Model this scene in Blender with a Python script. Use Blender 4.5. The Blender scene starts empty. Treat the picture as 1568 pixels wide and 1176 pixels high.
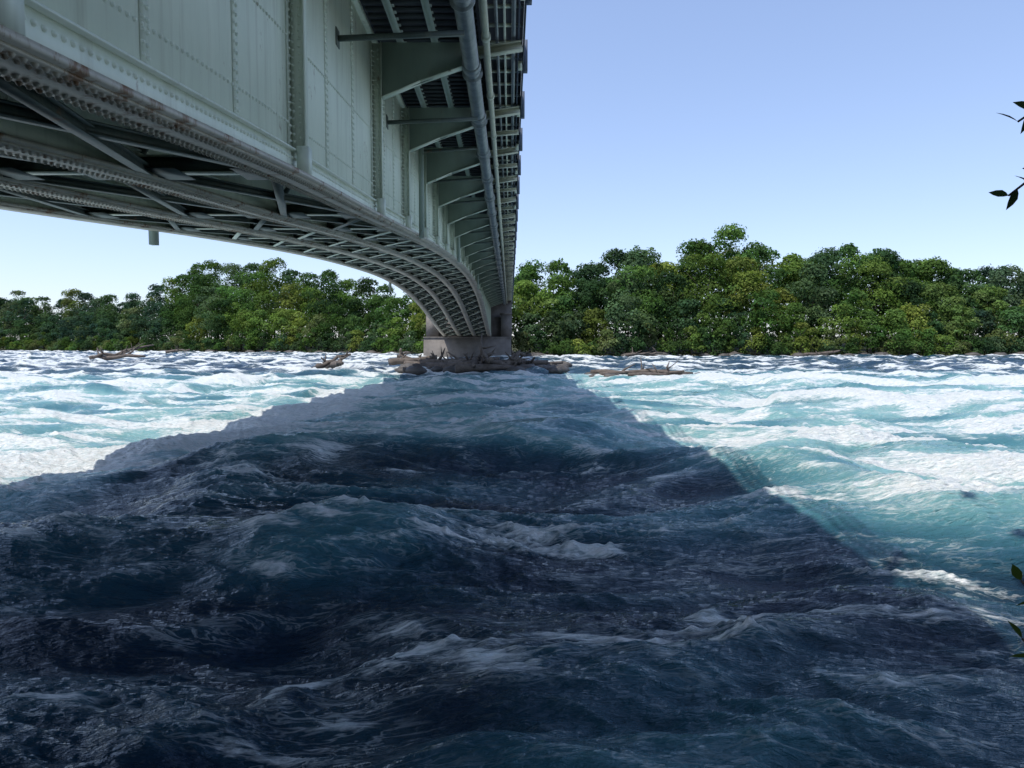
import bpy, math, numpy as np
from mathutils import Vector
rng=np.random.default_rng(7)
WZ=2.2   # camera height above water (water level z=0)
scene=bpy.context.scene

# ---------------------------------------------------------------- noise
_p=rng.permutation(256); _p=np.concatenate([_p,_p]); _ga=rng.random(256)*2*np.pi
_gx=np.cos(_ga); _gy=np.sin(_ga)
def pn(x,y,seed=0):
    x=x+seed*17.31; y=y-seed*9.77
    xi=np.floor(x).astype(np.int64); yi=np.floor(y).astype(np.int64)
    fx=x-xi; fy=y-yi; xi&=255; yi&=255
    def g(ix,iy,dx,dy):
        h=_p[_p[ix&255]+(iy&255)]
        return _gx[h]*dx+_gy[h]*dy
    u=fx*fx*fx*(fx*(fx*6-15)+10); v=fy*fy*fy*(fy*(fy*6-15)+10)
    a=g(xi,yi,fx,fy); b=g(xi+1,yi,fx-1,fy); c=g(xi,yi+1,fx,fy-1); d=g(xi+1,yi+1,fx-1,fy-1)
    return ((a*(1-u)+b*u)*(1-v)+(c*(1-u)+d*u)*v)*1.5
def sm(a,b,x):
    t=np.clip((x-a)/(b-a),0,1); return t*t*(3-2*t)

# ---------------------------------------------------------------- materials
def newmat(name):
    m=bpy.data.materials.new(name); m.use_nodes=True
    nt=m.node_tree; nt.nodes.clear()
    o=nt.nodes.new('ShaderNodeOutputMaterial')
    return m,nt,o
def noise(nt,scale,detail=5,rough=.6,dist=0,vec=None,mscale=None):
    n=nt.nodes.new('ShaderNodeTexNoise'); n.inputs['Scale'].default_value=scale
    n.inputs['Detail'].default_value=detail; n.inputs['Roughness'].default_value=rough
    n.inputs['Distortion'].default_value=dist
    tc=nt.nodes.new('ShaderNodeTexCoord'); src=tc.outputs['Object']
    if mscale:
        mp=nt.nodes.new('ShaderNodeMapping'); mp.inputs['Scale'].default_value=mscale[:3]
        if len(mscale)>3: mp.inputs['Rotation'].default_value=(0,0,mscale[3])
        nt.links.new(src,mp.inputs['Vector']); src=mp.outputs['Vector']
    nt.links.new(src,n.inputs['Vector'])
    return n.outputs['Fac']
def ramp(nt,fac,stops):
    r=nt.nodes.new('ShaderNodeValToRGB'); e=r.color_ramp.elements
    while len(e)<len(stops): e.new(.5)
    for k,(p,c) in enumerate(stops):
        e[k].position=p; e[k].color=(c[0],c[1],c[2],1) if hasattr(c,'__len__') else (c,c,c,1)
    nt.links.new(fac,r.inputs['Fac']); return r.outputs['Color']
def mix(nt,f,a,b,mode='MIX'):
    m=nt.nodes.new('ShaderNodeMix'); m.data_type='RGBA'; m.blend_type=mode
    for sock,v in ((m.inputs['Factor'],f),(m.inputs['A'],a),(m.inputs['B'],b)):
        if isinstance(v,bpy.types.NodeSocket): nt.links.new(v,sock)
        elif hasattr(v,'__len__'): sock.default_value=(v[0],v[1],v[2],1)
        else: sock.default_value=v
    return m.outputs['Result']
def math_(nt,op,a,b=0,c=None,clamp=False):
    m=nt.nodes.new('ShaderNodeMath'); m.operation=op; m.use_clamp=clamp
    for i,v in enumerate((a,b,c)):
        if v is None: continue
        if isinstance(v,bpy.types.NodeSocket): nt.links.new(v,m.inputs[i])
        else: m.inputs[i].default_value=v
    return m.outputs[0]
def bsdf(nt,o,col,rough=.6,metal=0,bump=None,bstr=.3,bdist=.02,spec=.5):
    b=nt.nodes.new('ShaderNodeBsdfPrincipled')
    if isinstance(col,bpy.types.NodeSocket): nt.links.new(col,b.inputs['Base Color'])
    else: b.inputs['Base Color'].default_value=(*col,1)
    if isinstance(rough,bpy.types.NodeSocket): nt.links.new(rough,b.inputs['Roughness'])
    else: b.inputs['Roughness'].default_value=rough
    b.inputs['Metallic'].default_value=metal
    b.inputs['Specular IOR Level'].default_value=spec
    if bump is not None:
        bp=nt.nodes.new('ShaderNodeBump'); bp.inputs['Strength'].default_value=bstr; bp.inputs['Distance'].default_value=bdist
        nt.links.new(bump,bp.inputs['Height']); nt.links.new(bp.outputs['Normal'],b.inputs['Normal'])
    nt.links.new(b.outputs[0],o.inputs['Surface']); return b

def mat_paint(name,base,dirt,rust=(.20,.11,.055),amt=.66):
    m,nt,o=newmat(name)
    n1=noise(nt,.9,6,.7,0,mscale=(1,1,.35)); c=mix(nt,ramp(nt,n1,[(.35,0),(.75,1)]),base,dirt)
    n2=noise(nt,2.3,8,.75,.3,mscale=(1,1,.5)); f=ramp(nt,n2,[(amt-.04,0),(amt+.05,1)])
    c=mix(nt,f,c,rust)
    n4=noise(nt,3.0,4,.6,0,mscale=(1,2.2,.12)); c=mix(nt,ramp(nt,n4,[(.52,0),(.75,.35)]),c,(.30,.29,.22))
    bsdf(nt,o,c,.5); return m
M_paint=mat_paint('green_grey_paint',(.74,.79,.67),(.60,.66,.55))
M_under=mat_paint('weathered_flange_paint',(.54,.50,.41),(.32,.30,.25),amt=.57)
M_dark=mat_paint('dark_green_steel',(.11,.14,.125),(.06,.078,.07),amt=.62)
M_cream=mat_paint('sunlit_cream_paint',(.6,.6,.48),(.5,.53,.44),amt=.66)  # cream tone paints sunlight onto the outriggers; the small pipe shares it
def simple(name,c1,c2,scale=2,rough=.7,metal=0,bs=.3,bd=.02):
    m,nt,o=newmat(name); n=noise(nt,scale,6,.65); c=mix(nt,ramp(nt,n,[(.3,0),(.7,1)]),c1,c2)
    bsdf(nt,o,c,rough,metal,n,bs,bd); return m
M_galv=simple('galvanised_pipe',(.30,.32,.33),(.17,.19,.20),3,.42,.6,.1,.005)
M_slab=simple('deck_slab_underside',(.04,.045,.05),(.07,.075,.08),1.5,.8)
M_fascia=simple('dark_blue_fascia',(.07,.09,.13),(.12,.14,.18),2,.6)
M_conc=simple('pier_concrete',(.21,.19,.175),(.11,.10,.09),.8,.9,0,.5,.05)
M_asph=simple('asphalt',(.05,.05,.05),(.07,.07,.07),4,.9)
M_wood=simple('weathered_wood',(.17,.14,.115),(.06,.048,.04),3,.9,0,.6,.03)
M_bark=simple('bark',(.09,.07,.055),(.045,.035,.03),3,.95,0,.8,.04)
M_rock=simple('wet_rock',(.10,.09,.08),(.05,.045,.04),1.5,.6,0,.8,.1)

def mat_leaf(name,trans=.3):
    m,nt,o=newmat(name)
    at=nt.nodes.new('ShaderNodeAttribute'); at.attribute_name='tint'
    c=at.outputs['Color']
    d=nt.nodes.new('ShaderNodeBsdfDiffuse'); t=nt.nodes.new('ShaderNodeBsdfTranslucent'); nt.links.new(c,d.inputs['Color'])
    c2=mix(nt,1.0,c,(1.3,1.5,.5),'MULTIPLY'); nt.links.new(c2,t.inputs['Color'])
    s=nt.nodes.new('ShaderNodeMixShader'); s.inputs[0].default_value=trans
    nt.links.new(d.outputs[0],s.inputs[1]); nt.links.new(t.outputs[0],s.inputs[2]); nt.links.new(s.outputs[0],o.inputs['Surface'])
    return m
M_leaf=mat_leaf('foliage')

# ---------------------------------------------------------------- mesh builder
class MB:
    def __init__(s): s.v=[];s.f=[];s.m=[];s.n=0;s.t=[]
    def add(s,verts,faces,mi=0,tint=None):
        verts=np.asarray(verts,float).reshape(-1,3); faces=np.asarray(faces,np.int64)
        s.v.append(verts); s.f.append(faces+s.n); s.m.append(np.full(len(faces),mi)); s.n+=len(verts)
        if tint is not None: s.t.append(tint)
    def box(s,a,b,mi=0):
        x0,y0,z0=a;x1,y1,z1=b
        v=[(x0,y0,z0),(x1,y0,z0),(x1,y1,z0),(x0,y1,z0),(x0,y0,z1),(x1,y0,z1),(x1,y1,z1),(x0,y1,z1)]
        s.add(v,BF,mi)
    def beam(s,A,B,w,h,mi=0,up=(0,0,1),off=(0,0)):
        A=np.array(A,float);B=np.array(B,float);d=B-A;d/=np.linalg.norm(d)
        u=np.array(up,float); r=np.cross(d,u)
        if np.linalg.norm(r)<1e-4: r=np.cross(d,(1,0,0))
        r/=np.linalg.norm(r); u=np.cross(r,d)
        v=[]
        for P in (A,B):
            for sx,sz in ((-1,-1),(1,-1),(1,1),(-1,1)):
                v.append(P+r*(off[0]+sx*w/2)+u*(off[1]+sz*h/2))
        s.add(v,[(0,1,2,3),(7,6,5,4),(0,4,5,1),(1,5,6,2),(2,6,7,3),(3,7,4,0)],mi)
    def ibeam(s,A,B,w,h,mi=0,t=.02,mi2=None):
        s.beam(A,B,t,h-2*t,mi); k=mi if mi2 is None else mi2
        s.beam(A,B,w,t,k,off=(0,h/2-t/2)); s.beam(A,B,w,t,k,off=(0,-h/2+t/2))
    def tube(s,pts,rad,n=8,mi=0,tint=None):
        pts=np.array(pts,float); k=len(pts); rad=np.broadcast_to(rad,(k,))
        v=[];ang=np.arange(n)*2*np.pi/n
        r0=None
        for i in range(k):
            d=pts[min(i+1,k-1)]-pts[max(i-1,0)]; d/=np.linalg.norm(d)+1e-9
            if r0 is None:
                r0=np.cross(d,(0,0,1.) if abs(d[2])<.9 else (1.,0,0))
            r0=r0-d*np.dot(r0,d); r0/=np.linalg.norm(r0); u=np.cross(d,r0)
            v.append(pts[i]+rad[i]*(np.cos(ang)[:,None]*r0+np.sin(ang)[:,None]*u))
        v=np.concatenate(v+[pts[:1],pts[-1:]]); f=[]
        for i in range(k-1):
            for j in range(n):
                a=i*n+j;b=i*n+(j+1)%n; f.append((a,b,b+n,a+n))
        c0=k*n;c1=c0+1
        for j in range(0,n):
            f.append((c0,(j+1)%n,j,c0)); f.append((c1,(k-1)*n+j,(k-1)*n+(j+1)%n,c1))
        s.add(v,f,mi,None if tint is None else np.tile(tint,(len(v),1)))
    def obj(s,name,mats,parent=None,smooth=False,tint=False):
        v=np.concatenate(s.v); f=np.concatenate(s.f); m=np.concatenate(s.m)
        tri=f[:,0]==f[:,3]
        me=bpy.data.meshes.new(name)
        me.vertices.add(len(v)); me.vertices.foreach_set('co',v.ravel())
        cnt=np.where(tri,3,4); st=np.concatenate([[0],np.cumsum(cnt)[:-1]])
        mask=np.ones(f.shape,bool); mask[tri,3]=False
        me.loops.add(int(cnt.sum())); me.loops.foreach_set('vertex_index',f[mask].astype(np.int32))
        me.polygons.add(len(f)); me.polygons.foreach_set('loop_start',st.astype(np.int32))
        me.polygons.foreach_set('material_index',m.astype(np.int32))
        if smooth: me.polygons.foreach_set('use_smooth',np.ones(len(f),bool))
        for mt in mats: me.materials.append(mt)
        if tint:
            t=np.concatenate(s.t); a=me.attributes.new('tint','FLOAT_COLOR','POINT')
            a.data.foreach_set('color',np.concatenate([t,np.ones((len(t),1))],1).ravel())
        me.update(calc_edges=True)
        ob=bpy.data.objects.new(name,me); scene.collection.objects.link(ob)
        if parent: ob.parent=parent
        return ob
BF=[(0,3,2,1),(4,5,6,7),(0,1,5,4),(1,2,6,5),(2,3,7,6),(3,0,4,7)]

# ================================================================ BRIDGE
bridge=bpy.data.objects.new('steel_arch_bridge',None); scene.collection.objects.link(bridge)
CP=np.array([(-8,.85),(4.4,1.85),(10.4,2.48),(14.4,2.82),(24,3.68),(42,4.9),(58,5.38),(70,5.1),(80,4.3),(90,3.15),(100,2.0),(108,1.2)])
def hermite(xs):
    X=CP[:,0];Y=CP[:,1];m=np.gradient(Y,X); i=np.clip(np.searchsorted(X,xs)-1,0,len(X)-2)
    h=X[i+1]-X[i];t=(xs-X[i])/h
    return (2*t**3-3*t**2+1)*Y[i]+(t**3-2*t**2+t)*h*m[i]+(-2*t**3+3*t**2)*Y[i+1]+(t**3-t**2)*h*m[i+1]
def zb(y): return float(hermite(np.array([float(y)]))[0])+WZ
ZT=7.2+WZ
RX=[-3.25,-5.55,-7.85,-10.15]
panels=[-2.0,4.2,10.3,16.4,20.8]+[20.8+4.15*k for k in range(1,21)]+[107.2]
ys=np.arange(-7,108.01,.5)
zs=hermite(ys)+WZ
def strip(mb,x0,x1,z0,z1,mi=0,yy=ys):
    k=len(yy); v=np.zeros((k,4,3))
    v[:,:,1]=yy[:,None]; v[:,0,0]=x0;v[:,1,0]=x1;v[:,2,0]=x1;v[:,3,0]=x0
    v[:,0,2]=z0;v[:,1,2]=z0;v[:,2,2]=z1;v[:,3,2]=z1
    f=[]
    for i in range(k-1):
        for a,b in ((0,1),(1,2),(2,3),(3,0)):
            f.append((i*4+a,i*4+b,(i+1)*4+b,(i+1)*4+a))
    f.append((3,2,1,0)); e=(k-1)*4; f.append((e,e+1,e+2,e+3))
    mb.add(v,f,mi)
g=MB()
for i,x in enumerate(RX):
    strip(g,x-.012,x+.012,zs+.02,np.full_like(zs,ZT),0)
    strip(g,x-.055,x+.055,zs+.03,zs+.36,0)
    strip(g,x-.13,x+.13,zs+.36,zs+.385,0)
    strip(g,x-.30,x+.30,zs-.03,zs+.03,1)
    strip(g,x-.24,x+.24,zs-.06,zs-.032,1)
    strip(g,x-.10,x+.10,np.full_like(zs,ZT-.18),np.full_like(zs,ZT-.004),0)
    for py in panels:
        z0=zb(py)+.39
        if i==0:
            g.box((x+.013,py-.012,z0),(x+.24,py+.012,ZT-.2),0)
            g.box((x+.015,py-.13,z0),(x+.035,py-.013,ZT-.2),0)
            g.box((x+.015,py+.013,z0),(x+.035,py+.13,ZT-.2),0)
            g.box((x+.241,py-.08,z0),(x+.26,py+.08,ZT-.2),0)
            g.box((x+.132,py-.10,zb(py)+.04),(x+.30,py+.10,zb(py)+.42),0)
        else:
            g.box((x+.013,py-.012,z0),(x+.15,py+.012,ZT-.2),0)
            g.box((x-.15,py-.012,z0),(x-.013,py+.012,ZT-.2),0)
        if i==0 and py<100:
            nx=panels[panels.index(py)+1]
            for q in (1/3,2/3):
                yq=py+(nx-py)*q
                g.box((x+.013,yq-.07,zb(yq)+.39),(x+.022,yq+.07,ZT-.2),0)
g.obj('arch_girders',[M_paint,M_under],bridge)

# rivets
rv=MB(); RIV=[]
def rivet(p,n): RIV.append((p,n))
x=RX[0]
for yy in np.arange(3.0,34,.105):
    z=zb(yy)
    rivet((x+.055,yy,z+.10),0); rivet((x+.055,yy+.05,z+.27),0)
    if yy<26:
        for xo in (-.20,-.12,.12,.20):
            rivet((x+xo,yy+(.05 if abs(xo)>.15 else 0),z-.06),1)
for i in (1,2):
    for yy in np.arange(6,30,.12):
        for xo in (-.2,-.12,.12,.2): rivet((RX[i]+xo,yy,zb(yy)-.06),1)
for py in panels[1:12]:
    for z in np.arange(zb(py)+.5,ZT-.3,.11):
        rivet((x+.035,py-.07,z),0); rivet((x+.035,py+.07,z),0)
        rivet((x+.07,py-.012,z),2); rivet((x+.17,py-.012,z+.05),2)
    k=panels.index(py); nx=panels[k+1]
    for q in (1/3,2/3):
        yq=py+(nx-py)*q
        for z in np.arange(zb(yq)+.5,ZT-.3,.11):
            rivet((x+.022,yq-.04,z),0); rivet((x+.022,yq+.04,z),0)
for py,ny2 in zip(panels[1:5],panels[2:6]):
    for t in np.arange(0.02,.98,.11/(ny2-py)):
        yq=py+(ny2-py)*t
        rivet((x+.012,yq,zb(yq)+.75+.02),0); rivet((x+.012,yq,zb(yq)+2.0),0)
for yy in np.arange(3,30,.15): rivet((x+.10,yy,ZT-.12),0)
P=np.array([r[0] for r in RIV]); N=np.array([r[1] for r in RIV])
ang=np.arange(6)*np.pi/3; ring=np.stack([np.cos(ang),np.sin(ang)],1)
AX={0:((0,1,0),(0,0,1),(1,0,0)),1:((0,1,0),(1,0,0),(0,0,-1)),2:((1,0,0),(0,0,1),(0,-1,0))}
rr=.027
for k in (0,1,2):
    Q=P[N==k]
    if not len(Q): continue
    a,b,c=[np.array(t,float) for t in AX[k]]
    v1=rr*(ring[:,0:1]*a+ring[:,1:2]*b); v2=.62*v1+c*rr*.8; top=c*rr*1.05
    loc=np.concatenate([v1,v2,top[None]])
    V=(Q[:,None,:]+loc[None]).reshape(-1,3)
    F=[]
    for j in range(6):
        F.append((j,(j+1)%6,6+(j+1)%6,6+j)); F.append((12,6+j,6+(j+1)%6,12))
    F=np.array(F); F=(F[None]+(np.arange(len(Q))*13)[:,None,None]).reshape(-1,4)
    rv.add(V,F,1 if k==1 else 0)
rv.obj('rivets',[M_paint,M_under],bridge)

# bracing
b=MB()
for k,py in enumerate(panels):
    z=zb(py); depth=ZT-z
    for i in range(3):
        xa,xb=RX[i],RX[i+1]
        b.ibeam((xb+.06,py,z+.17),(xa-.06,py,z+.17),.16,.26,0,mi2=1)  # flanges alone get pale paint, colouring in the light they catch
        b.ibeam((xb+.06,py,ZT-.35),(xa-.06,py,ZT-.35),.2,.5,0)
        if depth>1.9:
            b.beam((xb+.1,py+.03,z+.35),(xa-.1,py+.03,ZT-.65),.09,.09,0)
            b.beam((xa-.1,py-.07,z+.35),(xb+.1,py-.07,ZT-.65),.09,.09,0)
        if k<len(panels)-1:
            pn_=panels[k+1]; zn=zb(pn_)
            b.ibeam((xa-.25,py+.1,z+.06),(xb+.25,pn_-.1,zn+.06),.14,.14,0,t=.018,mi2=(0 if k<4 else 1))  # flanges past the first panels also coloured pale as if lit
            b.ibeam((xb+.25,py+.1,z+.09),(xa-.25,pn_-.1,zn+.09),.14,.14,0,t=.018,mi2=0)
            b.box((xa-.75,py-.35,z+.032),(xa-.32,py+.35,z+.045),0)
            b.box((xb+.32,py-.35,z+.032),(xb+.75,py+.35,z+.045),0)
for xs in (-4.1,-4.8,-6.4,-7.1,-8.7,-9.4):
    b.ibeam((xs,-7,ZT-.12+.03),(xs,108,ZT-.12+.03),.15,.25,0)
b.obj('cross_bracing',[M_dark,M_paint],bridge)

# overhang brackets
o=MB()
for py in panels+[p+2.1 for p in panels[4:-2]]:
    big=py in panels
    x0=RX[0]+.262; zl=6.0+WZ if big else 6.45+WZ
    t=.012
    pts=[(x0,zl-.25),(x0,ZT-.19),(-.75,ZT-.19),(-.75,ZT-.62),(x0+.9,zl+.12)]
    v=[(p[0],py-t,p[1]) for p in pts]+[(p[0],py+t,p[1]) for p in pts]
    if big:
        o.add(v,[(0,1,2,3),(0,3,4,0),(8,7,6,5),(9,8,5,9),(3,2,7,8),(0,5,6,1)],3)
        o.beam((x0,py,zl-.262),(x0+.9,py,zl+.108),.22,.022,1,up=(0,0,1))
        o.beam((x0+.9,py,zl+.108),(-.72,py,ZT-.632),.22,.022,1)
        o.ibeam((-.74,py,ZT-.42),(.28,py,ZT-.26),.2,.2,2)
    else:
        o.beam((x0,py,ZT-.9),(-.8,py,ZT-.75),.06,.09,0)
        o.ibeam((-.74,py,ZT-.34),(.28,py,ZT-.26),.12,.14,2)
for py in (7.2,13.2,18.4):
    o.beam((RX[0]+.03,py,5.45+WZ+.02*py),(-.85,py,5.55+WZ+.02*py),.07,.09,0)
    o.box((RX[0]+.014,py-.12,5.3+WZ+.02*py),(RX[0]+.03,py+.12,5.62+WZ+.02*py),0)
for xs,w in ((-2.55,.16),(-1.75,.16),(-1.05,.2)):
    o.ibeam((xs,-7,ZT-.09),(xs,110,ZT-.09),w,.2,0,mi2=3)
M_mid=mat_paint('mid_green_paint',(.34,.41,.35),(.24,.30,.26))
o.obj('overhang_brackets',[M_dark,M_paint,M_cream,M_mid],bridge)

d=MB()
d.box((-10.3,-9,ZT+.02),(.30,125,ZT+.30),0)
for yy in np.arange(1,60,.30):
    d.box((-3.1,yy,ZT-.03),(-.74,yy+.12,ZT+.018),0)
for yy in np.arange(2,60,.6):
    d.box((-10.0,yy,ZT-.04),(-3.4,yy+.2,ZT+.018),0)
d.box((-9.2,-9,ZT+.304),(-2.4,125,ZT+.34),1)
d.obj('deck_slab',[M_slab,M_asph],bridge)

e=MB()
for xs,w,h,zz,mi in ((-.62,.05,.22,ZT-.12,1),(-.30,.07,.10,ZT-.10,1),(-.12,.05,.12,ZT-.08,2),(.08,.10,.08,ZT-.06,1),(.2,.04,.12,ZT-.065,0)):
    e.beam((xs,-8,zz),(xs,120,zz),w,h,mi)
for yy in np.arange(-6,120,.875):
    e.box((-.59,yy,ZT-.04),(.28,yy+.08,ZT+.017),2)
fp=np.arange(.2,120,3.5)
for yy in fp:
    e.box((.32,yy+.09,ZT-.22),(.345,yy+3.39,ZT+.34),0)
    e.box((.302,yy-.10,ZT-.36),(.44,yy+.08,ZT+.40),0)
    e.box((.31,yy-.05,ZT+.41),(.38,yy+.03,ZT+1.45),2)
    e.box((.20,yy-.3,ZT-.36),(.30,yy-.1,ZT-.2),2)
    e.box((-10.33,yy-.05,ZT+.31),(-10.28,yy+.03,ZT+1.45),2)
for zz in (.8,1.15,1.48):
    e.beam((.34,-8,ZT+zz),(.34,122,ZT+zz),.03,.03,2); e.beam((-10.3,-8,ZT+zz),(-10.3,122,ZT+zz),.03,.03,2)
e.obj('deck_edge_and_railing',[M_fascia,M_galv,M_paint],bridge)

p=MB()
PX,PZ=-.90,6.5+WZ
p.tube([(PX,-8,PZ),(PX,112,PZ)],.185,20,0)
for yy in np.arange(2.4,110,3.5):
    p.tube([(PX,yy-.13,PZ),(PX,yy-.12,PZ),(PX,yy+.12,PZ),(PX,yy+.13,PZ)],[.185,.225,.225,.185],20,0)
    p.tube([(PX,yy+.4,PZ),(PX,yy+.44,PZ)],[.25,.25],20,0)
    p.beam((PX,yy+.42,PZ+.2),(PX,yy+.42,ZT-.2),.05,.03,0)
p.tube([(-.52,-8,6.62+WZ),(-.52,112,6.62+WZ)],.075,12,1)
for yy in np.arange(1.2,110,3.5):
    p.tube([(-.52,yy-.08,6.62+WZ),(-.52,yy+.08,6.62+WZ)],.105,12,1)
    p.beam((-.52,yy,6.7+WZ),(-.52,yy,ZT-.1),.03,.03,0)
p.obj('utility_pipes',[M_galv,M_cream],bridge,smooth=False)
q=MB()
q.beam((-2.88,22.6,3.45+WZ),(-2.88,22.6,ZT-.1),.15,.15,0)
q.tube([(-2.88,38.8,4.6+WZ),(-2.88,38.8,ZT-.1)],.09,10,0)
q.tube([(-2.88,62,4.9+WZ),(-2.88,62,ZT-.1)],.09,10,0)
q.beam((-10.42,20.3,2.9+WZ),(-10.42,20.3,ZT),.2,.2,0)
q.beam((-10.42,60,4.6+WZ),(-10.42,60,ZT),.2,.2,0)
q.obj('drain_pipes',[M_mid],bridge)

pi=MB()
def taperbox(mb,x0,x1,y0,y1,z0,z1,t,mi=0):
    v=[(x0-t,y0-t,z0),(x1+t,y0-t,z0),(x1+t,y1+t,z0),(x0-t,y1+t,z0),(x0,y0,z1),(x1,y0,z1),(x1,y1,z1),(x0,y1,z1)]
    mb.add(v,BF,mi)
taperbox(pi,-13.4,.15,106.6,112,-3,1.0+WZ,.1)
pi.box((-13.48,106.5,1.002+WZ),(.23,112.2,1.14+WZ),0)
taperbox(pi,-13.3,-11.4,109,112,1.142+WZ,4.6+WZ,.02)
taperbox(pi,-11.39,-1.5,110,112,1.142+WZ,4.3+WZ,.0)
taperbox(pi,-1.45,.12,108.6,112,1.142+WZ,4.7+WZ,.02)
pi.box((-1.6,108.4,4.702+WZ),(.28,112.2,4.95+WZ),0)
pi.obj('bridge_pier',[M_conc],bridge)
ab=MB(); ab.box((-13,-9,-2),(.3,-7.02,.9+WZ),0); ab.box((-13,-9.5,.902+WZ),(.3,-8,ZT),0)
ab.box((-13,113,-1),(.3,126,ZT-.01),0)
ab.obj('bridge_abutments',[M_conc],bridge)

# ================================================================ GROUND
def shore(x):
    x=np.asarray(x,float)
    s=np.interp(x,[-400,-150,-90,-40,-16,-13,2,20,90,160,400],[230,215,185,158,138,114,113,116,121,126,150])
    return s+1.8*pn(x/9,x*0+.5,3)+.8*pn(x/3,x*0+.5,4)
gx=np.concatenate([[-2500,-1200,-700,-450,-300],np.arange(-220,221,2.0),[300,450,700,1200,2500]])
gy=np.concatenate([[-2500,-800,-200,-60,-20],np.arange(-10,6,.5),np.arange(6,100,6),np.arange(100,240,1.5),[260,320,450,800,1500,2800]])
GX,GY=np.meshgrid(gx,gy)
S=shore(GX)
far=sm(-3,2.5,GY-S)*3.2-2.6 + sm(5,60,GY-S)*3.5 + .3*pn(GX/5,GY/5,8)*sm(0,4,GY-S)
nb=sm(2.6,-.2,GY+.4*pn(GX/2,GY/2,5))*3.15
Z=np.maximum(far,-2.6+nb+sm(0,-12,GY)*1.5+.1*pn(GX,GY,6))
ny_,nx_=GX.shape
V=np.stack([GX,GY,Z],-1).reshape(-1,3)
I=np.arange(ny_*nx_).reshape(ny_,nx_)
F=np.stack([I[:-1,:-1],I[:-1,1:],I[1:,1:],I[1:,:-1]],-1).reshape(-1,4)
m,nt,oo=newmat('earth_and_undergrowth')
n=noise(nt,.6,8,.7); c=ramp(nt,n,[(.3,(.03,.035,.015)),(.55,(.05,.06,.02)),(.75,(.09,.075,.05))]); bsdf(nt,oo,c,.95,0,n,.6,.1)
gm=MB(); gm.add(V,F); gm.obj('ground',[m],smooth=True)

# ================================================================ WATER
NY,NX=1080,1100
yy=np.exp(np.linspace(np.log(1.6),np.log(215),NY))-.4
s=np.linspace(-1,1,NX)
Wd=4.0+.88*yy
X=s[None,:]*Wd[:,None]
ext=np.array([40,120,300,700,1600.])
X=np.concatenate([-(Wd[:,None]+ext[::-1][None]),X,Wd[:,None]+ext[None]],1)
Y=np.repeat(yy[:,None],X.shape[1],1)
edge=np.zeros_like(X); edge[:,5:-5]=sm(1,.97,np.abs(s))[None,:]
wx=X+.9*pn(X/4,Y/3,11)+.25*pn(X/1.1,Y/.8,12); wy=Y+.9*pn(X/4,Y/3,13)+.20*pn(X/1.1,Y/.8,14)
fx=X+.2*pn(X/1.1,Y/.8,15); fy=Y+.16*X+.22*pn(X/1.9,Y/1.3,16)
def polyd(pts):
    pts=np.array(pts,float); return wy-np.interp(wx,pts[:,0],pts[:,1])
def seg(pts,w):
    best=np.full(X.shape,1e9)
    pts=np.array(pts,float)
    for A,B in zip(pts[:-1],pts[1:]):
        dx,dy=B-A; L=dx*dx+dy*dy
        t=np.clip(((wx-A[0])*dx+(wy-A[1])*dy)/L,0,1)
        dd=(wx-A[0]-t*dx)**2+(wy-A[1]-t*dy)**2
        best=np.minimum(best,dd)
    return np.exp(-best/(w*w))
ridge=polyd([(-40,8),(-9,9.3),(-7.4,10.4),(-5.8,13),(-1.8,15),(1,14.2),(3.4,12),(5.5,9.2),(9,7.6),(40,6)])
rg=np.where(ridge<0,np.exp(-(ridge/1.1)**2),np.exp(-(ridge/2.6)**2))*(1-.9*sm(-4.0,-7.0,X))
def rid(a,b_,sx,sy,seed): return 1-2.2*np.abs(pn(a/sx,b_/sy,seed))
near=sm(60,8,Y); vn=sm(25,5,Y)
gust=.65+.5*pn(X/3.3,Y/2.2,51)+.3*pn(X/1.3,Y/.9,52)
gust=np.clip(gust,.2,1.4)
R23=rid(wx,wy,2.4,.95,23); R24=rid(fx,fy,1.15,.40,24); R25=rid(fx,fy,.55,.19,25); R28=rid(wx,wy,6,2.8,28)
fade4=sm(2.5,5.5,Y)
H=.40*rg*sm(60,20,np.abs(X))-.10-.10*sm(18,40,Y)
H+=(.38*pn(wx/5.5,wy/2.8,21)+.20*pn(wx/3.0,wy/1.4,22))*(.5+.5*fade4)
H+=.080*R23*(.6+.4*gust)
H+=.050*R24*(.35+.65*near)*gust
H+=.034*R25*near*gust
H+=.016*rid(fx,fy,.28,.095,26)*sm(40,8,Y)*gust+.006*rid(fx,fy,.14,.05,27)*vn*gust
H+=sm(18,40,Y)*(.18*R28+.14*rid(wx,wy,2.8,1.3,29))+sm(50,80,Y)*(.22*np.clip(rid(wx,wy,11,5,30),0,1))
H-=.20*np.exp(-((X+1.2)/2.5)**2-((Y-6.3)/1.3)**2)
cr4=seg([(-2.2,4.05),(-.4,4.5),(1.2,4.4),(3,4.9)],.4)
H+=.13*cr4
H-=.34*sm(-4.5,-7.5,X)*sm(7,10,Y)*sm(60,35,Y)
crL=seg([(-7.2,36),(-7.0,22),(-7.8,15.5),(-13,12.5),(-22,12)],1.5)
crL2=seg([(-16,44),(-22,40),(-40,40)],1.6)
crR=seg([(10,25),(14,23.4),(20,23),(40,25)],1.0)
crR2=seg([(3.6,20),(6,15.5),(10,13.5),(20,12)],1.2)
crF=seg([(12,38),(22,36),(40,40)],1.6)
H+=.12*crL+.45*crR+.20*crR2+.35*crF+.3*crL2
st1=pn(wx/5,wy/1.4,31); st2=pn(wx/2,wy/.6,32); st3=pn(wx/9,wy/3.2,33); st4=pn(fx/.9,fy/.25,34)
foam_and_glint=np.zeros_like(X)
farw=sm(22,45,Y)
foam_and_glint+=farw*(.12+.14*sm(0,-15,X)+.75*st3+.50*st1+.3*st2)
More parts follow.
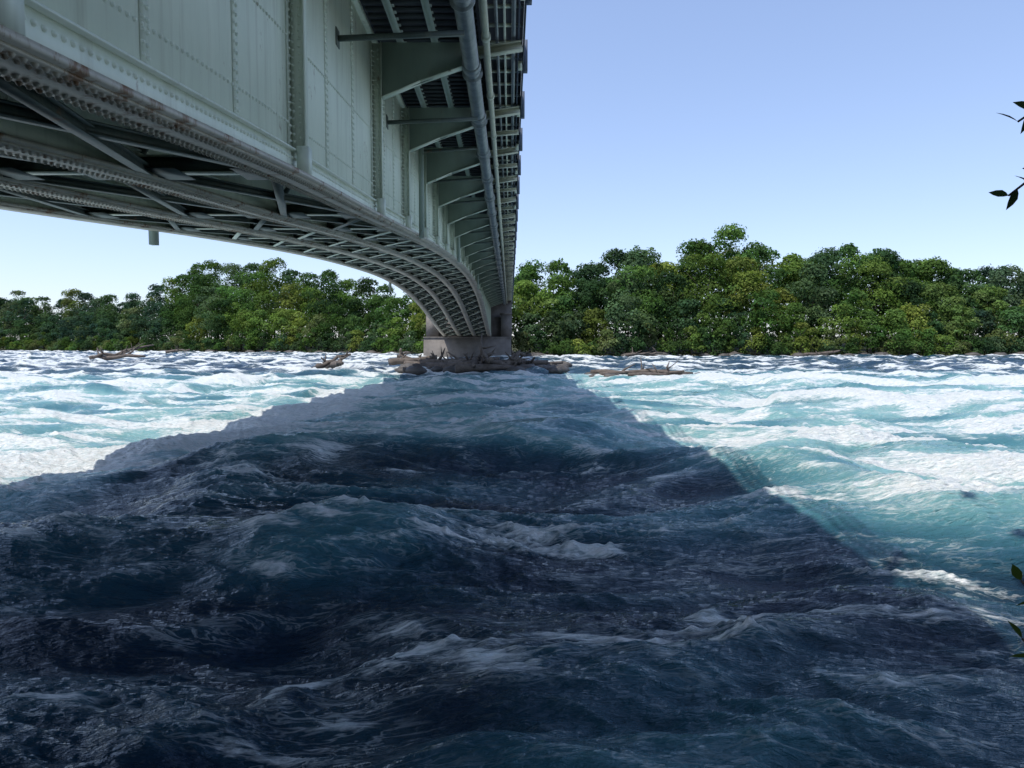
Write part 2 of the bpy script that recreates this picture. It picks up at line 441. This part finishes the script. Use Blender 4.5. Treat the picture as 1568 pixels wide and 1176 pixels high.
foam_and_glint+=farw*.60*sm(.55,.95,R28)
pier=np.exp(-((X+6)/14)**2-((Y-104)/5)**2)+.8*np.exp(-((X+3)/8)**2-((Y-63)/5)**2)
foam_and_glint+=.6*pier
leftz=sm(-5.0,-7.5,X)*sm(9.0,12,Y)*sm(60,36,Y)
foam_and_glint=np.maximum(foam_and_glint,1.1*crL+leftz*(.46+.75*st1+.5*st2))
rz=sm(2.0,4.5,wx)*sm(-.2,1.2,ridge)
foam_and_glint=np.maximum(foam_and_glint,rz*sm(44,24,Y)*(.42+.80*st1+.55*st2+.30*st4)+.5*crR2*rz)
foam_and_glint=np.maximum(foam_and_glint,crR*1.15); foam_and_glint=np.maximum(foam_and_glint,crF*1.0); foam_and_glint=np.maximum(foam_and_glint,crL2*1.0)
mid=sm(-.5,2.5,ridge)*(1-sm(40,60,Y))
foam_and_glint=np.maximum(foam_and_glint,mid*(.40+.45*st1+.45*st2+.30*st4+.2*sm(.6,1,R24)))
foam_and_glint=np.maximum(foam_and_glint,rg*(.26+.5*st2+.25*st1+.3*st4))
for (px,py_,w,a) in ((5.6,9.3,.8,.95),(6.8,9.9,.7,.9),(7.4,8.4,.8,.95),(8.8,9.2,.8,.9),(-3.7,13.0,.7,.7),(-1.6,14.6,.7,.7)):
    foam_and_glint=np.maximum(foam_and_glint,a*np.exp(-(((wx-px)/(w*1.3))**2+((wy-py_)/w)**2)))
nearf=(1-sm(-1,1,ridge))*(1-farw)
foam_and_glint=np.maximum(foam_and_glint,nearf*(.14+.32*st2+.22*st1+.46*st4+.22*(gust-.8)+.2*H+(.16*sm(.6,1,R24)+.16*sm(.6,1,R25)+.10*sm(.6,1,R23))*np.clip(gust,.3,1.2)))  # besides foam, thin pale streaks painted in for sky reflections on ripples
foam_and_glint=np.maximum(foam_and_glint,.66*seg([(-1.5,4.3),(-.7,4.55),(-.1,4.6),(.6,4.5)],.10))
foam_and_glint=np.clip(foam_and_glint,0,1.1)
aer=np.clip(mid*(.80+.35*st1)*1.0+.35*foam_and_glint+rg*.38+.05*rz,0,1)*sm(110,45,Y)+sm(45,110,Y)*.14
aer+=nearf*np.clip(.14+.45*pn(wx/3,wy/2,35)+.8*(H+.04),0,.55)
aer=np.clip(aer,0,1)
fc=np.clip(foam_and_glint,0,1)
H+=sm(.45,.9,fc)*(.05*pn(X/.35,Y/.22,41)+.035*pn(X/.13,Y/.1,42)*near+.04*sm(.3,1,fc))
H*=edge
V=np.stack([X,Y,H],-1).reshape(-1,3)
ny_,nx_=X.shape; I=np.arange(ny_*nx_).reshape(ny_,nx_)
F=np.stack([I[:-1,:-1],I[:-1,1:],I[1:,1:],I[1:,:-1]],-1).reshape(-1,4)
m,nt,oo=newmat('rapids_water')
def attr(nm):
    a=nt.nodes.new('ShaderNodeAttribute'); a.attribute_name=nm; return a.outputs['Fac']
fo=attr('foam_and_glint'); ae=attr('aer')
nA=noise(nt,1.5,6,.64,.5,mscale=(.6,2.8,1,-.14)); nB=noise(nt,3.2,3,.6,.9,mscale=(.7,2.8,1,.12)); nC=noise(nt,11,3,.6,.3,mscale=(.5,2.6,1,-.15))
base=math_(nt,'MULTIPLY_ADD',fo,1.7,-.76)
k=math_(nt,'ADD',base,math_(nt,'MULTIPLY',math_(nt,'SUBTRACT',nA,.5),2.2))
k=math_(nt,'ADD',k,math_(nt,'MULTIPLY',math_(nt,'SUBTRACT',nC,.5),1.2))
mask=math_(nt,'MULTIPLY',k,1.9,clamp=True)
lace=math_(nt,'SUBTRACT',1.0,math_(nt,'MULTIPLY',math_(nt,'ABSOLUTE',math_(nt,'SUBTRACT',nB,.5)),24),clamp=True)
lace=math_(nt,'MULTIPLY',lace,math_(nt,'MULTIPLY_ADD',fo,1.5,-.08,clamp=True))
mask=math_(nt,'MAXIMUM',mask,math_(nt,'MULTIPLY',lace,.7),clamp=True)
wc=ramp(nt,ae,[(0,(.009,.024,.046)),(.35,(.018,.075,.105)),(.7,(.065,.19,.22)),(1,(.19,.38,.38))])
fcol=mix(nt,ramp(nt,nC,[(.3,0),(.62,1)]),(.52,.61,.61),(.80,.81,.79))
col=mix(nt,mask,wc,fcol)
rgh=math_(nt,'MULTIPLY_ADD',mask,.5,.05)
nD=noise(nt,9,4,.58,.2,mscale=(.6,2.4,1,-.16))
bh=math_(nt,'MULTIPLY',nD,math_(nt,'MULTIPLY_ADD',fo,1.4,.9))
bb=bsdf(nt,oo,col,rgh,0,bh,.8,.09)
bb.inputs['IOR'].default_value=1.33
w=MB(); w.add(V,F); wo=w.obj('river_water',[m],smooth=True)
for nm,arr in (('foam_and_glint',fc),('aer',aer)):
    a=wo.data.attributes.new(nm,'FLOAT','POINT'); a.data.foreach_set('value',arr.ravel().astype(np.float32))

# ================================================================ FOLIAGE
def quads(C,Nn,size,tint,mb,mi=0,asp=.75):
    n=len(C); r=rng.normal(size=(n,3)); Nn=Nn/np.linalg.norm(Nn,axis=1)[:,None]
    t=np.cross(Nn,r); t/=np.linalg.norm(t,axis=1)[:,None]+1e-9; u=np.cross(Nn,t)
    size=np.broadcast_to(size,(n,))[:,None]
    h=size*.5; V=np.stack([C-t*h,C-u*h*asp+t*h*.1,C+t*h,C+u*h*asp-t*h*.1],1).reshape(-1,3)
    F=np.arange(n*4).reshape(-1,4); mb.add(V,F,mi,np.repeat(tint,4,axis=0))
PAL=np.array([(.080,.140,.036),(.055,.105,.034),(.10,.155,.038),(.042,.080,.038),(.070,.115,.054),(.13,.165,.040),(.060,.115,.032),(.040,.080,.032),(.11,.14,.055)])*1.10
def tree(mb,cx,cy,z0,H,R,tint,nl,leaf=.42,low=.22,lob=16):
    tp=[(cx,cy,z0-.5),(cx+rng.normal()*.2,cy,z0+H*.35),(cx+rng.normal()*.5,cy+rng.normal()*.3,z0+H*.75)]
    tt=np.array([.07,.055,.045])
    mb.tube(tp,[H*.014+.05,H*.010+.03,.03],5,1,tt)
    for _ in range(4):
        a=rng.random()*6.28; q=rng.uniform(.3,.6)
        mb.tube([(cx,cy,z0+H*q),(cx+math.cos(a)*R*.6,cy+math.sin(a)*R*.6,z0+H*(q+.22))],[H*.006+.02,.02],4,1,tt)
    zc=z0+H*(1+low)/2; hz=H*(1-low)/2
    Ls=[]
    for j in range(lob):
        dv=rng.normal(size=3); dv/=np.linalg.norm(dv); dv[1]=-abs(dv[1]) if rng.random()<.65 else dv[1]
        q=rng.uniform(.55,.95)
        if j<3: dv=np.array([rng.normal()*.35,-.1,1.]); q=.8
        lr=R*rng.uniform(.20,.44)
        if j in (3,4): dv=np.array([.2*(j*2-7),-.2,.5*(j*2-7)]); q=.3; lr=R*.58
        taper=1-.30*max(dv[2],0)-.15*max(-dv[2],0)
        Ls.append((np.array([cx+dv[0]*R*q*taper,cy+dv[1]*R*q*taper,zc+dv[2]*(hz-lr*.5)*q*1.08]),lr,lr*rng.uniform(.65,1.0)))
    wt=[l[1]**2*(1.5 if l[0][2]>zc+hz*.3 else 1) for l in Ls]; tot=sum(wt)
    for (c,lr,lz),w_ in zip(Ls,wt):
        n=int(nl*w_/tot)+8; v=rng.normal(size=(n,3)); v/=np.linalg.norm(v,axis=1)[:,None]
        flip=rng.random(n)<.8
        v[:,2]=np.where((v[:,2]<-.25)&flip,-v[:,2],v[:,2]); v[:,1]=np.where((v[:,1]>.3)&flip,-v[:,1],v[:,1])
        f=rng.uniform(.78,1.05,n)[:,None]
        ph=rng.uniform(0,6.28,3)
        f=f*(1+.17*np.sin(v[:,0:1]*8+ph[0])*np.sin(v[:,2:3]*7+ph[1])+.08*np.sin(v[:,1:2]*15+ph[2]))
        C=c+v*f*np.array([lr,lr,lz])
        Nn=v+rng.normal(size=(n,3))*.42+np.array([0,0,.15])
        ts=tint*rng.uniform(.7,1.3)*np.array([rng.uniform(.9,1.1),1,rng.uniform(.85,1.1)])
        quads(C,Nn,leaf*rng.uniform(.6,1.25,n),ts*rng.uniform(.6,1.3,n)[:,None],mb)
HY=527.
def prof(px,pts): return np.interp(px,[p[0] for p in pts],[p[1] for p in pts])
PR=[(780,405),(800,400),(830,408),(870,400),(920,392),(970,386),(1010,392),(1060,378),(1090,355),(1130,350),(1155,368),(1180,376),(1240,378),(1300,374),(1350,378),(1380,386),(1405,402),(1430,413),(1480,408),(1520,412),(1568,415),(1800,420)]
PL=[(-200,460),(0,456),(30,436),(60,460),(100,452),(145,446),(190,460),(230,436),(262,440),(295,416),(350,390),(400,398),(432,388),(462,424),(492,400),(540,425),(600,432),(700,430),(790,440)]
def gz(x,y):
    s_=float(shore(np.array([x]))[0]); dd=y-s_
    f=lambda a,b,t:(lambda q:q*q*(3-2*q))(min(max((t-a)/(b-a),0),1))
    return f(-3,2.5,dd)*3.2-2.6+f(5,60,dd)*3.5
def forest(PT,x0,x1,rows,sgn):
    fr=MB()
    for (off,fh,step,nl,Rl,Rh,Rm,lw) in rows:
        x=x0
        while (x<x1 if sgn>0 else x>x1):
            y=float(shore(np.array([x]))[0])+off+rng.uniform(-1.8,1.8)
            px=781+1050*x/y; z0=gz(x,y)
            top=(HY-prof(px,PT))/1050*y+WZ
            h=(top-z0)*fh*(rng.uniform(.75,1.2) if off<14 else rng.uniform(.90,1.05))
            R=min(max(rng.uniform(Rl,Rh)*h,2.6),Rm)
            tint=PAL[rng.integers(len(PAL))]*rng.uniform(.7,1.3)
            if px<260: tint=tint*.75+np.array([.006,.012,.022])  # bluish tint paints haze onto the far-left trees
            if px>1440: tint=tint*.8+np.array([.004,.006,.012])  # haze painted into the tint at the far right as well
            vis=-60<px<1640
            if not vis: R*=1.25
            n_=int(nl*min(1.5,(R/5)**2*.6+.5))
            tree(fr,x,y,z0,h,R,tint,n_ if vis else nl//4,leaf=.46 if vis else .95,low=lw,lob=int(rng.integers(16,27)))
            x+=sgn*step*rng.uniform(.7,1.3)*(1 if vis else 1.5)
    return fr
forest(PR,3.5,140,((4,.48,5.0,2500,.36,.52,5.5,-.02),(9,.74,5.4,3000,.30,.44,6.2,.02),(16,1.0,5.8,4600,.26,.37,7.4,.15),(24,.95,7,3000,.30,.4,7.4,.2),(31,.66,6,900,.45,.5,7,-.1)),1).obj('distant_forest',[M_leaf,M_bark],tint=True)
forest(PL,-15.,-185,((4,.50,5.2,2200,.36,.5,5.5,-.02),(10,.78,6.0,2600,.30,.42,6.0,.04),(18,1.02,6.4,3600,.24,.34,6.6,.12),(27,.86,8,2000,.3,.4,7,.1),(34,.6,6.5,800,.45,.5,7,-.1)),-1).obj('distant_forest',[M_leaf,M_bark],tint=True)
sh=MB()
x=-185.
while x<140:
    if -13.8<x<1.2: x+=1; continue
    y=float(shore(np.array([x]))[0])+rng.uniform(-1.0,1.2)
    h=rng.uniform(2.5,6.5); tint=PAL[rng.integers(len(PAL))]*rng.uniform(.7,1.2)
    vis=abs(x)<.8*y+5
    tree(sh,x,y,-.2,h,rng.uniform(1.8,3.2),tint,900 if vis else 250,leaf=.36 if vis else .7,low=-.15,lob=10)
    x+=rng.uniform(1.6,2.8)*(1 if vis else 1.5)
sh.obj('riverbank_shrubs',[M_leaf,M_bark],tint=True)

# overhanging tree beside the camera (crown above, twigs hang down into view)
ot=MB(); tt=np.array([.06,.05,.04])
tb=np.array([7.5,-3.2,.5])
def leafshape(mb,base,dirv,nrm,L,Wd_,tint):
    dirv=dirv/np.linalg.norm(dirv); s_=np.cross(dirv,nrm); s_/=np.linalg.norm(s_)+1e-9; nn=np.cross(s_,dirv)
    prof_=[(0,.0),(.18,.62),(.42,1.0),(.7,.72),(1,0)]
    c=[base+dirv*L*a-nn*L*.12*a*a for a,_ in prof_]
    V=[];
    for (a,wd),p_ in zip(prof_,c): V+= [p_-s_*Wd_*wd*.5+nn*Wd_*wd*.12,p_,p_+s_*Wd_*wd*.5+nn*Wd_*wd*.12]
    F=[]
    for i in range(4):
        F+=[(i*3,i*3+1,i*3+4,i*3+3),(i*3+1,i*3+2,i*3+5,i*3+4)]
    mb.add(V,F,0,np.tile(tint,(len(V),1)))
ot.tube([tb-(0,0,1),tb+(0,.2,3),tb+(-.3,.8,6),tb+(-.5,1.4,9)],[.32,.25,.17,.06],10,1,tt)
for k_ in range(14):
    a=rng.uniform(0,6.28); z0=rng.uniform(3.5,8)
    e_=np.array([tb[0]+math.cos(a)*rng.uniform(2,4.5),tb[1]+1.5+math.sin(a)*rng.uniform(2,4.5),tb[2]+z0+rng.uniform(.6,2)])
    ot.tube([tb+(-.3,.6,z0-1),(tb+(-.3,.6,z0)+e_)/2,e_],[.09,.06,.02],6,1,tt)
n=20000
cc=rng.normal(size=(80,3)); cc/=np.linalg.norm(cc,axis=1)[:,None]; cc=cc*rng.uniform(.3,1,(80,1))*np.array([5.4,5.4,2.6])+np.array([7.4,.2,9.4])
id_=rng.integers(len(cc),size=n); C=cc[id_]+rng.normal(size=(n,3))*np.array([.7,.7,.45])
ok=(C[:,2]>4.4+.66*np.maximum(C[:,1],0))&(C[:,0]>1.6)
C=C[ok]; quads(C,rng.normal(size=C.shape)+np.array([0,0,1]),rng.uniform(.18,.30,len(C)),np.tile(np.array([.06,.10,.028]),(len(C),1))*rng.uniform(.7,1.3,(len(C),1)),ot)
def twig(mb,P0,P1,sag,leaves,L,t0,wd=.42):
    P0=np.array(P0);P1=np.array(P1); pts=[P0*(1-t)+P1*t+np.array([0,0,-sag*math.sin(t*1.6)*t+0]) for t in np.linspace(0,1,7)]
    mb.tube(pts,np.linspace(.009,.0035,7),5,1,tt)
    for i in range(leaves):
        t=.45+.55*i/(leaves-1); j=min(int(t*6),5); fr_=t*6-j; b0=pts[j]*(1-fr_)+pts[j+1]*fr_
        d_=(pts[-1]-pts[-2]); d_/=np.linalg.norm(d_)
        side=np.array([.1,.2,1.0])*(1 if i%2 else -1)+rng.normal(size=3)*.25
        leafshape(mb,b0,d_*.8+side*.7,rng.normal(size=3)*.5+np.array([0,-1,.4]),L*rng.uniform(.7,1.15),L*wd,t0*rng.uniform(.7,1.2))
DK=np.array([.022,.035,.018])  # dark tint paints the hanging leaves as silhouettes
ot.tube([tb+(-.3,.6,5.0),(4.2,1.2,4.6),(2.3,2.0,3.4)],[.06,.03,.008],6,1,tt)
twig(ot,(2.3,2.0,3.4),(1.60,2.20,2.93),.03,18,.065,DK)
twig(ot,(2.3,2.0,3.3),(1.58,2.20,2.70),.03,18,.065,DK)
ot.obj('overhanging_tree',[M_leaf,M_bark],tint=True)
bk=MB()
for P0,P1,nn_ in (((2.1,1.3,.5),(1.56,2.05,1.40),12),((2.0,1.4,.4),(1.57,2.05,1.22),12),((2.2,1.4,.5),(1.63,2.1,1.62),10),((2.5,1.2,.5),(2.0,1.6,1.5),7),((2.9,1.0,.5),(2.7,1.3,1.4),7),((1.9,.9,.5),(2.1,1.3,1.0),7)):
    twig(bk,P0,P1,-.08,nn_,.07,np.array([.05,.075,.02]))
bk.obj('riverside_shrub',[M_leaf,M_bark],tint=True)

# ================================================================ DRIFTWOOD + ROCKS
def log(mb,A,B,r,branches=4,wob=.3):
    A=np.array(A,float);B=np.array(B,float); L=np.linalg.norm(B-A); k=7
    pts=[A+(B-A)*t+rng.normal(size=3)*wob*np.array([.3,.6,.35])*(0<t<1) for t in np.linspace(0,1,k)]
    mb.tube(pts,np.linspace(r,r*.45,k)*rng.uniform(.85,1.15,k),8)
    for _ in range(branches):
        i=rng.integers(1,k-1); d_=rng.normal(size=3); d_[2]=abs(d_[2])*.5+.1; d_/=np.linalg.norm(d_)
        l=L*rng.uniform(.10,.25); p1=pts[i]+d_*l*.5+rng.normal(size=3)*.1; p2=pts[i]+d_*l+rng.normal(size=3)*.25
        mb.tube([pts[i],p1,p2],[r*.5,r*.35,r*.12],6)
        mb.tube([p1,p1+rng.normal(size=3)*l*.25+np.array([0,0,.2*l])],[r*.25,.02],5)
dw=MB()
for A,B,r,nb_ in (((-7,57,.35),(3.2,58,.7),.40,4),((-5.8,55,.4),(-.6,52,.7),.36,4),((-2.6,60,.4),(-1.4,50,1.1),.42,3),((-9.5,62,.4),(-3.2,60,.7),.32,4),
    ((-4,50,.4),(2.5,53,.5),.3,3),((-1,54,.4),(1.2,56,1.3),.3,3),((-6.5,66,.4),(-1,64,.9),.35,4),((-3.2,52,.5),(-1.6,56,1.4),.36,3),((-11.6,66,.4),(-8,67,.7),.4,3),
    ((-1.5,57,.5),(4.6,60,.6),.3,4),((-5,58,.6),(-2,53,1.0),.3,3)):
    log(dw,A,B,r,nb_)
dw.obj('driftwood_pile',[M_wood],smooth=True)
for pieces in ([((-16.0,60,.4),(-13.2,54,.7),.32,4),((-16,57,.4),(-14.2,61,1.3),.2,3)],
               [((-11.6,70,.1),(-11.2,70.4,1.7),.3,1),((-12,70,.4),(-7.5,70.5,.9),.4,3)],
               [((-50,82,.6),(-42.5,80,.8),.3,6),((-49,81,.6),(-43,83,2.1),.2,5),((-47,81,.5),(-45,82,1.7),.18,3)],
               [((5.4,46,.3),(11.2,44,.45),.2,2),((5.8,44,.25),(9.2,45.5,.35),.16,2),((7.5,43.2,.25),(12,45,.3),.16,2)],
               [((48,112,.5),(53,110,1.2),.3,5)],[((18,106,.5),(24,108,.8),.3,4)],[((-75,150,.5),(-68,146,1.1),.3,5)]):
    dl=MB()
    for A,B,r,nb_ in pieces: log(dl,A,B,r,nb_,.15 if B[0]>5 and B[1]<50 else .3)
    dl.obj('driftwood_log',[M_wood],smooth=True)
rk=MB()
def rock(mb,c,r):
    n=10;k=6; V=[]
    for i in range(k+1):
        th=math.pi*i/k
        for j in range(n):
            ph=2*math.pi*j/n; f=r*(1+.28*float(pn(np.array(c[0]+2*math.cos(ph)*math.sin(th)),np.array(c[1]+2*math.sin(ph)+3*math.cos(th)),5)))*rng.uniform(.92,1.08)
            V.append((c[0]+f*1.4*math.sin(th)*math.cos(ph),c[1]+f*math.sin(th)*math.sin(ph),c[2]+f*.6*math.cos(th)))
    F=[(i*n+j,(i+1)*n+j,(i+1)*n+(j+1)%n,i*n+(j+1)%n) for i in range(k) for j in range(n)]
    mb.add(V,F)
for _ in range(70):
    x=rng.uniform(-110,110)
    if -14<x<1: continue
    rock(rk,(x,float(shore(np.array([x]))[0])-rng.uniform(.5,3),.2),rng.uniform(.3,1.1))
for _ in range(60): rock(rk,(rng.uniform(5,13),rng.uniform(43.5,47),.12),rng.uniform(.15,.4))
for _ in range(60): rock(rk,(rng.uniform(-10,5),rng.uniform(51,66),.2),rng.uniform(.25,.7))
rk.obj('river_rocks',[M_rock])

# ================================================================ LIGHT / SKY / CAMERA
sd=Vector((-.34,-.30,1.0)).normalized()
el=math.asin(sd.z); az=math.atan2(sd.x,sd.y)
L=bpy.data.lights.new('sun','SUN'); L.energy=4.3; L.angle=math.radians(.53); L.color=(1,.95,.87)
lo=bpy.data.objects.new('sun',L); scene.collection.objects.link(lo); lo.rotation_euler=sd.to_track_quat('Z','Y').to_euler()
W=bpy.data.worlds.new('World'); scene.world=W; W.use_nodes=True; nt=W.node_tree
bg=nt.nodes['Background']; sk=nt.nodes.new('ShaderNodeTexSky'); sk.sky_type='NISHITA'; sk.sun_disc=False
sk.sun_elevation=el; sk.sun_rotation=az; sk.altitude=100; sk.air_density=1.0; sk.dust_density=.7; sk.ozone_density=1.5
gmn=nt.nodes.new('ShaderNodeGamma'); gmn.inputs['Gamma'].default_value=.70; nt.links.new(sk.outputs[0],gmn.inputs['Color'])
tn=mix(nt,1.0,gmn.outputs[0],(1.92,2.0,2.35),'MULTIPLY')
nt.links.new(tn,bg.inputs[0]); bg.inputs[1].default_value=.15
cam=bpy.data.cameras.new('camera'); co=bpy.data.objects.new('camera',cam); scene.collection.objects.link(co)
cam.sensor_width=36; cam.lens=1050/1568*36; cam.clip_end=6000; cam.clip_start=.05
co.location=(0,0,WZ); co.rotation_euler=(math.radians(90-3.32),0,math.radians(-.16))
scene.camera=co
scene.view_settings.view_transform='Standard'; scene.view_settings.look='None'; scene.view_settings.exposure=0
